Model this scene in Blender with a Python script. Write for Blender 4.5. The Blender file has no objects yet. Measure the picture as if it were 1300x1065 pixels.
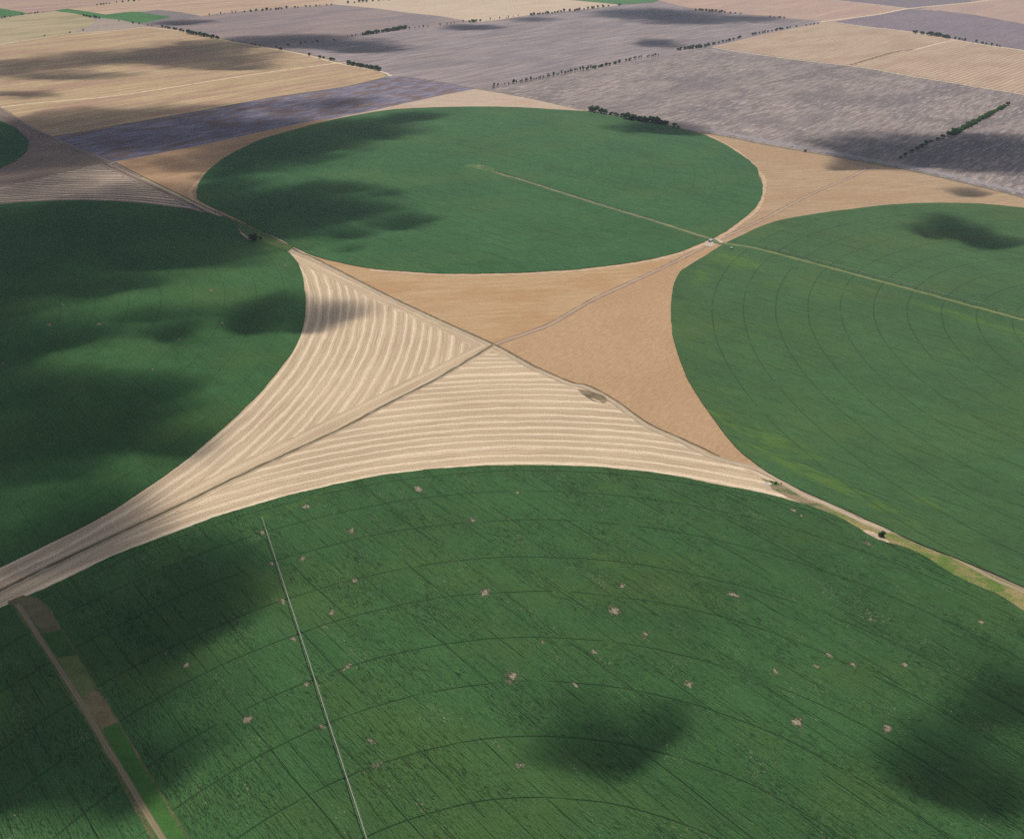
import bpy, bmesh, math, random
from mathutils import Vector, Matrix, noise, geometry
random.seed(7)
H = 560.0                       # height of the drone above the fields, metres
F, PITCH, ROLL = 989.0, 0.55275, -0.0059
SUN_EL, SUN_AZ = math.radians(58), math.radians(12)     # azimuth measured from +Y towards +X
S = Vector((math.sin(SUN_AZ)*math.cos(SUN_EL), math.cos(SUN_AZ)*math.cos(SUN_EL), math.sin(SUN_EL)))
sc = bpy.context.scene
COL = sc.collection

# ------------------------------------------------------------------ survey: photo point -> point on the ground
def U(x, y):
    X, Y = x-650.0, 487.5-y
    c, s = math.cos(ROLL), math.sin(ROLL)
    X, Y = c*X-s*Y, s*X+c*Y
    dy = F*math.cos(PITCH)+Y*math.sin(PITCH); dz = -F*math.sin(PITCH)+Y*math.cos(PITCH)
    k = -H/dz
    return Vector((X*k, dy*k))
def UL(s): return [U(*[float(v) for v in t.split(',')]) for t in s.split()]
CA, CB, CC, CD = Vector((-.135, 3.475))*H, Vector((-1.76, 1.84))*H, Vector((.03, .09))*H, Vector((1.71, 1.75))*H

# ------------------------------------------------------------------ object helpers
def tag(o, label=None, cat=None, group=None, kind=None):
    if label: o['label'] = label
    if cat: o['category'] = cat
    if group: o['group'] = group
    if kind: o['kind'] = kind
    return o
def mesh_obj(name, verts, faces, mat, parent=None, smooth=False):
    me = bpy.data.meshes.new(name); me.from_pydata([tuple(v) for v in verts], [], faces); me.validate(); me.update()
    o = bpy.data.objects.new(name, me); COL.objects.link(o)
    if mat: me.materials.append(mat)
    if smooth:
        for p in me.polygons: p.use_smooth = True
    if parent: o.parent = parent
    return o
def empty(name, loc=(0, 0, 0), rz=0):
    o = bpy.data.objects.new(name, None); o.location = loc; o.rotation_euler = (0, 0, rz); COL.objects.link(o); return o
def ccw(pts):
    a = sum(pts[i].x*pts[(i+1) % len(pts)].y-pts[(i+1) % len(pts)].x*pts[i].y for i in range(len(pts)))
    return pts if a > 0 else pts[::-1]
def jitter_edge(pts, step, amp, seed=0):
    out = []
    for i, a in enumerate(pts):
        b = pts[(i+1) % len(pts)]; d = b-a; n = max(1, int(d.length/step)); n = min(n, 400)
        nn = Vector((-d.y, d.x)).normalized() if d.length > 0 else Vector((0, 0))
        for k in range(n):
            p = a+d*(k/n)
            j = noise.noise(Vector((p.x*.03, p.y*.03, seed)))*amp+noise.noise(Vector((p.x*.15, p.y*.15, seed+9)))*amp*.5
            out.append(p+nn*j)
    return out
def sheet(name, pts, z, mat, thick=0.0, amp=1.2, step=8):
    pts = ccw(jitter_edge(pts, step, amp, z*100))
    tris = geometry.tessellate_polygon([[Vector((p.x, p.y, 0)) for p in pts]])
    n = len(pts); v = [(p.x, p.y, z) for p in pts]; f = []
    for t in tris:
        a, b, c = [pts[i] for i in t]
        f.append(tuple(t) if (b-a).x*(c-a).y-(b-a).y*(c-a).x > 0 else (t[0], t[2], t[1]))
    if thick:
        v += [(p.x, p.y, z-thick) for p in pts]
        f += [(i, n+i, n+(i+1) % n, (i+1) % n) for i in range(n)]
    return mesh_obj(name, v, f, mat)
def ribbon(name, pts, width, z, mat, amp=.5, step=5, wvar=.12, seed=0):
    # smooth polyline, uv: u across in metres, v along in metres
    P = []
    for i in range(len(pts)-1):
        a, b = pts[i], pts[i+1]; a0 = pts[i-1] if i else a*2-b; b1 = pts[i+2] if i+2 < len(pts) else b*2-a
        n = max(1, int((b-a).length/step))
        for k in range(n):
            t = k/n; P.append(.5*((2*a)+(b-a0)*t+(2*a0-5*a+4*b-b1)*t*t+(3*a-a0-3*b+b1)*t**3))
    P.append(pts[-1])
    v, f, uv = [], [], []; L = 0
    for i, p in enumerate(P):
        d = (P[min(i+1, len(P)-1)]-P[max(i-1, 0)]).normalized(); nn = Vector((-d.y, d.x))
        if i: L += (p-P[i-1]).length
        w = width*.5
        a = w*(1+wvar*2*noise.noise(Vector((L*.05, seed, 0))))+amp*noise.noise(Vector((L*.2, seed+3, 0)))
        b = w*(1+wvar*2*noise.noise(Vector((L*.05, seed, 7))))+amp*noise.noise(Vector((L*.2, seed+3, 9)))
        v += [(p.x-nn.x*a, p.y-nn.y*a, z), (p.x, p.y, z), (p.x+nn.x*b, p.y+nn.y*b, z)]
        uv.append((-a, b, L))
        if i:
            k = 3*i; f += [(k-3, k-2, k+1, k), (k-2, k-1, k+2, k+1)]
    f = [q[::-1] for q in f] if False else f
    o = mesh_obj(name, v, f, mat)
    me = o.data; ul = me.uv_layers.new(name='UVMap')
    for lp in me.loops:
        i, s = divmod(lp.vertex_index, 3); a, b, L = uv[i]
        ul.data[lp.index].uv = ((a, 0, b)[s], L)
    bm = bmesh.new(); bm.from_mesh(me); bmesh.ops.recalc_face_normals(bm, faces=bm.faces)
    if bm.faces[:] and bm.faces[:][0].normal.z < 0: bmesh.ops.reverse_faces(bm, faces=bm.faces)
    bm.to_mesh(me); bm.free()
    return o

# ------------------------------------------------------------------ shader expressions
class X:
    """a socket of the node tree being built, with arithmetic"""
    def __init__(s, m, sock): s.m, s.s = m, sock
    def _b(s, op, o, c=None): return s.m.math(op, s, o, c)
    def __add__(s, o): return s._b('ADD', o)
    __radd__ = __add__
    def __sub__(s, o): return s._b('SUBTRACT', o)
    def __rsub__(s, o): return s.m.math('SUBTRACT', o, s)
    def __mul__(s, o): return s._b('MULTIPLY', o)
    __rmul__ = __mul__
    def __truediv__(s, o): return s._b('DIVIDE', o)
    def abs(s): return s.m.math('ABSOLUTE', s)
    def max(s, o): return s._b('MAXIMUM', o)
    def min(s, o): return s._b('MINIMUM', o)
    def pp(s, p): return s._b('PINGPONG', p)
    def wrap(s, p): return s.m.math('FLOORED_MODULO', s, p)
    def step(s, a, b):           # smoothstep a->b gives 0->1
        return s.m.mr(s, a, b)
class Mat:
    def __init__(s, name, rough=.95):
        s.mat = bpy.data.materials.new(name); s.mat.use_nodes = True
        s.nt = s.mat.node_tree; s.nt.nodes.clear()
        s.out = s.nt.nodes.new('ShaderNodeOutputMaterial'); s.b = s.nt.nodes.new('ShaderNodeBsdfPrincipled')
        s.nt.links.new(s.b.outputs[0], s.out.inputs[0]); s.b.inputs['Roughness'].default_value = rough
        s.b.inputs['Specular IOR Level'].default_value = .12
        tc = s.nt.nodes.new('ShaderNodeTexCoord'); s.P = tc.outputs['Object']; s.uv = tc.outputs['UV']
        sp = s.nt.nodes.new('ShaderNodeSeparateXYZ'); s.nt.links.new(s.P, sp.inputs[0])
        s.x, s.y, s.z = X(s, sp.outputs[0]), X(s, sp.outputs[1]), X(s, sp.outputs[2])
    def _in(s, sock, v):
        if isinstance(v, X): s.nt.links.new(v.s, sock)
        elif v is not None: sock.default_value = v
    def math(s, op, a, b=None, c=None):
        n = s.nt.nodes.new('ShaderNodeMath'); n.operation = op
        s._in(n.inputs[0], a); s._in(n.inputs[1], b); s._in(n.inputs[2], c)
        return X(s, n.outputs[0])
    def mr(s, v, a, b, lo=0., hi=1., smooth=True):
        n = s.nt.nodes.new('ShaderNodeMapRange'); n.interpolation_type = 'SMOOTHSTEP' if smooth else 'LINEAR'; n.clamp = True
        flip = a > b
        if flip: a, b, lo, hi = b, a, hi, lo
        s._in(n.inputs[0], v); n.inputs[1].default_value = a; n.inputs[2].default_value = b
        n.inputs[3].default_value = lo; n.inputs[4].default_value = hi
        return X(s, n.outputs[0])
    def vec(s, x, y, z=0.):
        n = s.nt.nodes.new('ShaderNodeCombineXYZ'); s._in(n.inputs[0], x); s._in(n.inputs[1], y); s._in(n.inputs[2], z)
        return n.outputs[0]
    def rot(s, ang):             # along / across coordinates of a straight direction
        c, k = math.cos(ang), math.sin(ang)
        return s.x*c+s.y*k, s.y*c-s.x*k
    def noise(s, sx, sy, detail=2., u=None, v=None, seed=0., rough=.5, raw=False):
        """value noise, 0..1, features about sx by sy metres"""
        u = s.x if u is None else u; v = s.y if v is None else v
        n = s.nt.nodes.new('ShaderNodeTexNoise'); n.noise_dimensions = '2D'
        n.inputs['Scale'].default_value = 1.; n.inputs['Detail'].default_value = detail; n.inputs['Roughness'].default_value = rough
        s.nt.links.new(s.vec(u*(1/sx)+seed*13.7, v*(1/sy)+seed*7.3), n.inputs['Vector'])
        o = X(s, n.outputs[0])
        return o if raw else s.mr(o, .28, .72, smooth=False)
    def voro(s, sc_, seed=0., feat='F1'):
        n = s.nt.nodes.new('ShaderNodeTexVoronoi'); n.voronoi_dimensions = '2D'; n.feature = feat
        n.inputs['Scale'].default_value = 1.
        s.nt.links.new(s.vec(s.x*(1/sc_)+seed, s.y*(1/sc_)+seed), n.inputs['Vector'])
        return X(s, n.outputs['Distance'])
    def dist(s, c):
        return s.math('SQRT', (s.x-c[0])*(s.x-c[0])+(s.y-c[1])*(s.y-c[1]))
    def mix(s, a, b, f):
        n = s.nt.nodes.new('ShaderNodeMix'); n.data_type = 'RGBA'; n.clamp_factor = True
        s._in(n.inputs[0], f)
        for k, v in ((6, a), (7, b)):
            if isinstance(v, tuple): n.inputs[k].default_value = (*v, 1)
            else: s.nt.links.new(v, n.inputs[k])
        return n.outputs[2]
    def mul(s, c, f):            # scale a colour by a factor socket
        n = s.nt.nodes.new('ShaderNodeVectorMath'); n.operation = 'SCALE'
        if isinstance(c, tuple): n.inputs[0].default_value = c
        else: s.nt.links.new(c, n.inputs[0])
        s._in(n.inputs[3], f); return n.outputs[0]
    def done(s, col, h=None, hs=1.0):
        if isinstance(col, tuple): s.b.inputs['Base Color'].default_value = (*col, 1)
        else: s.nt.links.new(col, s.b.inputs['Base Color'])
        if h is not None:
            n = s.nt.nodes.new('ShaderNodeBump'); n.inputs['Strength'].default_value = 1.; n.inputs['Distance'].default_value = hs
            s._in(n.inputs['Height'], h); s.nt.links.new(n.outputs[0], s.b.inputs['Normal'])
        return s.mat
def srgb(r, g, b, k=1.0):
    return tuple(k*((v/255/12.92) if v/255 <= .04045 else ((v/255+.055)/1.055)**2.4) for v in (r, g, b))

A45 = math.radians(-44.5); B45 = math.radians(45.5)     # the two directions of the farm tracks

def crop(name, c, tracks, base, row=A45, glow=(), bare=(), rag=1.0, spots=.5, trackw=.75, lineamp=1.0, noisy=1.0, seamamp=1.0, grain=1.7, ruta=.85, bump=1.0):
    m = Mat(name, .8)
    u, v = m.rot(row)
    r = m.dist(c)+(m.noise(60, 60, 1, seed=1)-.5)*1.2
    big = m.noise(210, 120, 3, u=u, v=v, seed=2); mid = m.noise(34, 18, 4, u=u, v=v, seed=3, rough=.6)
    fine = m.noise(grain*1.3, grain, 3, seed=4, rough=.7); vf = m.noise(grain*5, grain*.75, 2, u=u, v=v, seed=5)
    gr = m.noise(grain*.6, grain*.6, 2, seed=24, rough=.8)
    f = .50+.24*big+.18*mid+.26*fine+.24*vf+.18*gr
    col = m.mul(base, f)
    col = m.mix(col, (base[0]*1.8, base[1]*1.2, base[2]*.95), m.noise(260, 130, 4, seed=11, rough=.6).step(.4, 1.)*.42)
    for (gx, gy, gl, gw, ga, gs) in glow:               # yellower patches of growth
        uu = (m.x-gx)*math.cos(ga)+(m.y-gy)*math.sin(ga); vv = (m.y-gy)*math.cos(ga)-(m.x-gx)*math.sin(ga)
        e = m.math('SQRT', (uu*(1/gl))*(uu*(1/gl))+(vv*(1/gw))*(vv*(1/gw)))+(m.noise(30, 5, 4, u=u, v=v, seed=8, rough=.65)-.5)*1.3
        col = m.mix(col, (.11, .19, .035), e.step(1.1, -.1)*gs)
    # gaps where the drill missed: short, ragged, along the rows
    w1 = (m.noise(7, 7, 2, seed=21)-.5)
    g1 = m.noise(11, .95, 2, u=u, v=v+w1*1.5, seed=6, rough=.6); g2 = m.noise(4.5, .8, 2, u=u, v=v+w1, seed=16, rough=.6)
    zone = m.noise(90, 40, 3, u=u, v=v, seed=7, rough=.6)
    gap = ((g1+zone*.36*rag-.19).step(.86, 1.02)).max((g2+zone*.3*rag-.2).step(.84, 1.0)*.8)*lineamp
    # long continuous seams between drill passes
    seam = None
    for per, ph, a, sd in ((6.75, 2, .4, 29), (13.5, 0, .6, 9), (40., 11, 1., 19)):
        q = m.math('ABSOLUTE', (v+ph+(m.noise(90, 30, 1, u=u, v=v, seed=sd)-.5)*2).wrap(per)-per*.5).step(.6*grain/1.5, .1)
        q = q*m.noise(80, 14, 3, u=u, v=v, seed=sd+1, rough=.6).step(.42, .72)*a
        seam = q if seam is None else seam.max(q)
    seam = seam*seamamp
    rut = None                                          # pivot wheel ruts
    for R in tracks:
        b = (r-R).abs().step(trackw, trackw*.3); rut = b if rut is None else rut.max(b)
    open_ = gap.max(seam*.8)
    if rut is not None: open_ = open_.max(rut*m.noise(40, 40, 3, seed=12).step(-.1, .35)*ruta)
    br = None                                           # bare patches
    wr = (m.noise(6.5, 3.4, 5, u=u, v=v, seed=15, rough=.75)-.5)*2.0
    for (bx, by, bl, bw) in bare:
        c_, s_ = math.cos(row), math.sin(row)
        uu = (m.x-bx)*(c_/bl)+(m.y-by)*(s_/bl); vv = (m.y-by)*(c_/bw)-(m.x-bx)*(s_/bw)
        q = (m.math('SQRT', uu*uu+vv*vv)+wr).step(1.05, .35); br = q if br is None else br.max(q)
    soil = m.mix((.22, .18, .11), (.52, .43, .31), m.noise(2.4, 1.4, 3, seed=18, rough=.7))
    col = m.mix(col, (base[0]*.42, base[1]*.34, base[2]*.42), open_*.66)
    specks = (m.noise(2.6, 1.0, 2, u=u, v=v, seed=26)*.8+m.noise(50, 24, 3, u=u, v=v, seed=27, rough=.7)*.42).step(1.07, 1.16)*spots
    col = m.mix(col, soil, specks)
    h = fine*.35*noisy+mid*.6+vf*.5+gr*.2-open_*1.1
    if br is not None:
        col = m.mix(col, soil, br*.92); h = h-br*.9
    return m.done(col, h, bump)

def far_field(name, c1, c2, c3, ang=B45, sx=120, sy=9, line=0., period=8., patch=(160, 60), pamt=.5, fine=.14, light=None, lamt=0., lsc=(70, 8), head=None):
    m = Mat(name, .97)
    u, v = m.rot(ang)
    a = m.noise(sx, sy, 4, u=u, v=v, seed=1, rough=.6); b = m.noise(patch[0], patch[1], 3, u=u, v=v, seed=2)
    f = m.noise(5, 3, 2, seed=3); g = m.noise(22, 3, 2, u=u, v=v, seed=5)
    col = m.mix(c1, c2, a.step(.15, .85))
    col = m.mix(col, c3, b.step(.35, .85)*pamt)
    gr = m.noise(sx*.12, sy*.35, 3, u=u, v=v, seed=12, rough=.7); k = fine*1.5
    col = m.mul(col, 1-k*1.1+f*k*.6+g*k*.7+gr*k*.9)
    if light: col = m.mix(col, light, (m.noise(lsc[0], lsc[1], 3, u=u, v=v, seed=6, rough=.62)+m.noise(500, 300, 1, seed=7)*.25-.12).step(.66, .86)*lamt)
    if line:
        w = ((v+(m.noise(150, 60, 1, u=u, v=v, seed=8)-.5)*4)*(1/period)).pp(.5)*2
        col = m.mul(col, 1-line+w.step(.2, .8)*line*1.6)
    return m.done(col, f*.25+g*.3+a*.3+gr*.5, .6)

def windrow(name, c, r0, per, c1, c2, cw, roads, contrast=1.0, cw_=1.9):
    """stubble with straw swaths concentric with the neighbouring circle, headlands along the tracks"""
    m = Mat(name, .95)
    r = m.dist(c); th = m.math('ARCTAN2', m.y-c[1], m.x-c[0])*600
    wob = (m.noise(70, 26, 2, u=th, v=r, seed=1)-.5)*2.4+(m.noise(14, 20, 2, u=th, v=r, seed=2)-.5)*1.2
    q = r+wob-r0+(m.noise(45, 45, 1, u=r, v=r*0, seed=31)-.5)*9
    hd = None; along = None
    for (p, ang, hw) in roads:
        ca, sa = math.cos(ang), math.sin(ang)
        d = ((m.y-p[1])*ca-(m.x-p[0])*sa).abs(); hd = (d*(1/hw)) if hd is None else hd.min(d*(1/hw))
        along = d if along is None else along.min(d)
    hm = (hd+(m.noise(25, 25, 2, seed=3)-.5)*.35).step(.97, 1.0)     # 1 inside the field, 0 on the headland
    q = q*hm+(along*.9)*(1-hm)
    t = q.wrap(per)
    wv = (t-per*.5).abs()
    brk = m.noise(6, 3, 3, u=th, v=r, seed=4, rough=.75); fine = m.noise(2.2, 2.2, 3, seed=5, rough=.75)
    fade = m.noise(130, 60, 3, u=th, v=r, seed=33, rough=.6).step(0, .45)*.5+.5
    crest = fade*(wv+(brk-.5)*1.8).step(cw_, cw_*.15)*(.35+.9*brk)*(.3+.7*hm)   # the bright straw swath
    pale = wv.step(per*.36, per*.12)*(.4+.6*hm)
    wheel = (wv-per*.34).abs().step(1.7, .2)
    str_ = m.noise(60, 1.5, 3, u=th, v=q, seed=6, rough=.65)
    big = m.noise(150, 110, 4, seed=7, rough=.6); st2 = m.noise(220, 5, 2, u=th, v=q, seed=9)
    col = m.mix(c1, c2, (str_*.75+big*.35+wheel*.25*st2.step(-.1, .8)*contrast-pale*.32*contrast))
    gr = m.noise(1.3, 1.3, 2, seed=14, rough=.8)
    col = m.mul(col, .68+.30*fine+.10*st2+.24*gr)
    col = m.mix(col, cw, crest*.8*contrast)
    h = crest*.8+fine*.4+str_*.3-wheel*.25+gr*.25
    return m.done(col, h, .6)

# ------------------------------------------------------------------ crops and fields
GREEN = srgb(62, 97, 54)
trC = [x*H for x in (1.186, 1.1203, 1.0358, .9366, .8544, .7573, .6739, .584, .495, .41, .32)]
trD = [x*H for x in (1.164, 1.077, .987, .898, .809, .72, .631, .542, .453, .364, .275, .186)]
trA = [x*H for x in (1.12, 1.03, .94, .855, .765, .675, .585, .495, .405, .315, .225, .135)]
trB = [x*H for x in (1.12, 1.035, .945, .855, .765, .675, .585, .495, .405, .315, .225, .135)]

def px_bare(lst):
    out = []
    for (x, y, rx, ry) in lst:
        p = U(x, y); k = abs(U(x+1, y).x-p.x); out.append((p.x, p.y, rx*k, ry*k*1.7))
    return out
bareC = px_bare([(532, 622, 8, 3), (658, 626, 5, 1.6), (599, 661, 7, 2.6), (616, 753, 8, 4), (779, 775, 10, 4.2), (650, 860, 8, 6), (819, 806, 5, 3.5), (440, 848, 4, 5), (480, 970, 5, 3.5), (470, 941, 7, 2.5),
                 (388, 643, 5, 3), (445, 675, 5, 3), (385, 709, 4, 2), (314, 914, 6, 4), (237, 844, 5, 2.5), (421, 779, 4, 3), (660, 972, 5, 3), (1011, 918, 8, 5), (1127, 926, 7, 5), (875, 868, 6, 3),
                 (984, 853, 5, 2), (1052, 832, 7, 2), (1083, 845, 5, 2), (1149, 845, 4, 2), (1105, 786, 4, 2), (1036, 846, 4, 2), (932, 756, 10, 2.6), (754, 829, 4, 2), (690, 816, 4, 2), (1007, 648, 6, 2.4), (1017, 655, 3, 1.5), (790, 744, 4, 2.5), (450, 738, 4, 2), (209, 830, 4, 2), (730, 870, 5, 1.6), (1100, 690, 6, 2), (1245, 790, 4, 2),
                 (334, 677, 5, 1.6), (345, 717, 5, 1.8), (359, 764, 5, 2), (373, 811, 6, 2), (390, 869, 6, 2.2), (409, 925, 6, 2.4)])
bareB = px_bare([(63, 413, 5, 2), (127, 412, 4, 1.6), (363, 337, 4, 1.5), (80, 387, 4, 1.2), (105, 305, 3, 1), (228, 431, 3, 1.2), (194, 470, 2, 1), (151, 449, 2, 1), (268, 369, 3, 1), (4, 462, 4, 1.5), (282, 411, 3, 1.5)])
def glowpx(lst):
    out = []
    for (x, y, l, w, a, s) in lst:
        p = U(x, y); out.append((p.x, p.y, l, w, a, s))
    return out
mC = crop('crop_near', CC, trC, GREEN, bare=bareC, rag=1.0, spots=.75, bump=1.0, seamamp=1.25, glow=glowpx([(540, 940, 60, 20, A45, .14), (955, 930, 45, 18, A45, .14), (215, 715, 60, 9, B45, .3), (380, 640, 60, 7, .6, .35)]))
mB = crop('crop_left', CB, trB, srgb(60, 98, 54), bare=bareB, rag=.4, spots=.3, lineamp=.5, trackw=.7, noisy=1.1, seamamp=.6, ruta=.45, glow=glowpx([(345, 318, 55, 22, A45, .35)]))
mD = crop('crop_right', CD, trD, srgb(67, 100, 58), row=math.radians(-39), rag=.2, spots=0., lineamp=.4, trackw=1.1, grain=2.2, ruta=.6, seamamp=.9, glow=glowpx([(930, 330, 75, 34, A45, .8), (985, 560, 60, 20, A45, .75), (1035, 605, 120, 14, A45, .85), (1180, 640, 40, 7, A45, .5), (890, 350, 60, 18, 1.2, .6), (1230, 405, 150, 12, A45, .6), (905, 525, 60, 8, -1.0, .6)]))
mA = crop('crop_far', CA, trA, srgb(58, 98, 56), row=math.radians(-41), rag=.2, spots=0., lineamp=.45, trackw=1.2, grain=3.0, ruta=.35, seamamp=.9, glow=glowpx([(640, 175, 260, 50, B45, .2), (262, 250, 60, 25, 0, .35), (390, 310, 80, 25, A45, .4)]))
mE = crop('crop_west', Vector((-4.3, 3.6))*H, [], srgb(50, 92, 52), rag=.2, lineamp=.3)

def blob_circle(center, s, lo=None, n=220, R=None):
    """closed outline through surveyed edge points, taking radius R where the photo shows nothing"""
    pts = [(math.atan2((p-center).y, (p-center).x), (p-center).length) for p in UL(s)]
    pts.sort()
    out = []
    m = len(pts); raw = []
    for k in range(n):
        a = -math.pi+2*math.pi*(k+.5)/n
        i = next((q for q in range(m) if pts[q][0] > a), m)
        b0, r0 = pts[i-1]; b1, r1 = pts[i % m]
        d0 = (a-b0) % (2*math.pi); d1 = (b1-a) % (2*math.pi)
        if d0+d1 < .4: r = (r0*d1+r1*d0)/(d0+d1+1e-9)
        else:
            w0, w1 = math.exp(-d0/.12), math.exp(-d1/.12); w = max(0., 1-w0-w1); r = (r0*w0+r1*w1+R*w)/(w0+w1+w)
        raw.append(r)
    for k in range(n):
        a = -math.pi+2*math.pi*(k+.5)/n
        r = (raw[k-1]+raw[k]*2+raw[(k+1) % n])/4
        out.append(center+Vector((math.cos(a), math.sin(a)))*r)
    return out
EA = "250,240 271,211 305,190 338,175 372,166 404,157 440,149 250.5,254 262,259.5 284.6,270 303,279 326,290.5 345,299 361,306.5 379,316.5 400,326 435,334.5 471,341.5 515,345 559,347.5 600,347.7 648,347 690,345 736,342 770,337.5 807,333 860,321 908.6,301.5 885,311 945.5,200 964,218.5 967.7,233 960,263 952,271 942,279 927,290 498,139.5 550,137 599,136 650,136.5 701,139.5 745,142 800,150 870,165 894,171.6 915,181 934.5,193 961.5,220"
EB = "-60,262 0,259.6 67.7,255.5 118.5,255.2 169,258 237,266 281,275 300,281 302,289 304,297 313,304 322,307 344,309.5 357,315 365,319 379,335 386,365.6 388,388 386,409.6 376,440 355,469 332,497.6 318,510.5 267,558 236,584 203,608.6 135,653 68,688 0,720 -60,748 -140,790"
EC = "-100,815 0,773.5 25,762 66,743 108,724 135,710 203,683 271,658 338.5,637 380,626 440,612 504.6,601 545,596 589,593 640,591 691,591 740,592.5 792,596 860,604.5 893,612 946,622 1017,638.7 1073.5,660 1095,676 1118,688 1144,692 1176,707.7 1215,734 1264.6,752.5 1300,777 1360,815"
ED = "1380,274 1300,264.6 1244.6,259 1189,258 1134,260 1078,266.5 1023,274 986,281 965,288 949,296 925,307 893,327 864,344 856,358 853,377 852,400 853,421.5 860.6,451 868,470.6 886,502.5 911,539.6 935.5,569.7 960,591 999,614 1045,635 1087.7,653 1158,686.5 1229,714.7 1300,745 1380,780"

struct = lambda o, lab=None, cat=None: tag(o, lab, cat, None, 'structure')
# the ground everything lies on
mG = far_field('earth', srgb(150, 128, 118), srgb(175, 150, 130), srgb(128, 112, 112), sx=300, sy=25, patch=(900, 500), pamt=.6)
g = mesh_obj('ground', [(-12000, -1400, 0), (12000, -1400, 0), (12000, 15000, 0), (-12000, 15000, 0)], [(0, 1, 2, 3)], mG)
struct(g)

R1D = U(1000, 612)-U(626, 438); R1A = math.atan2(R1D.y, R1D.x)
R2D = U(626, 438)-U(145, 680); R2A = math.atan2(R2D.y, R2D.x)
XR = U(626, 438)

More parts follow.
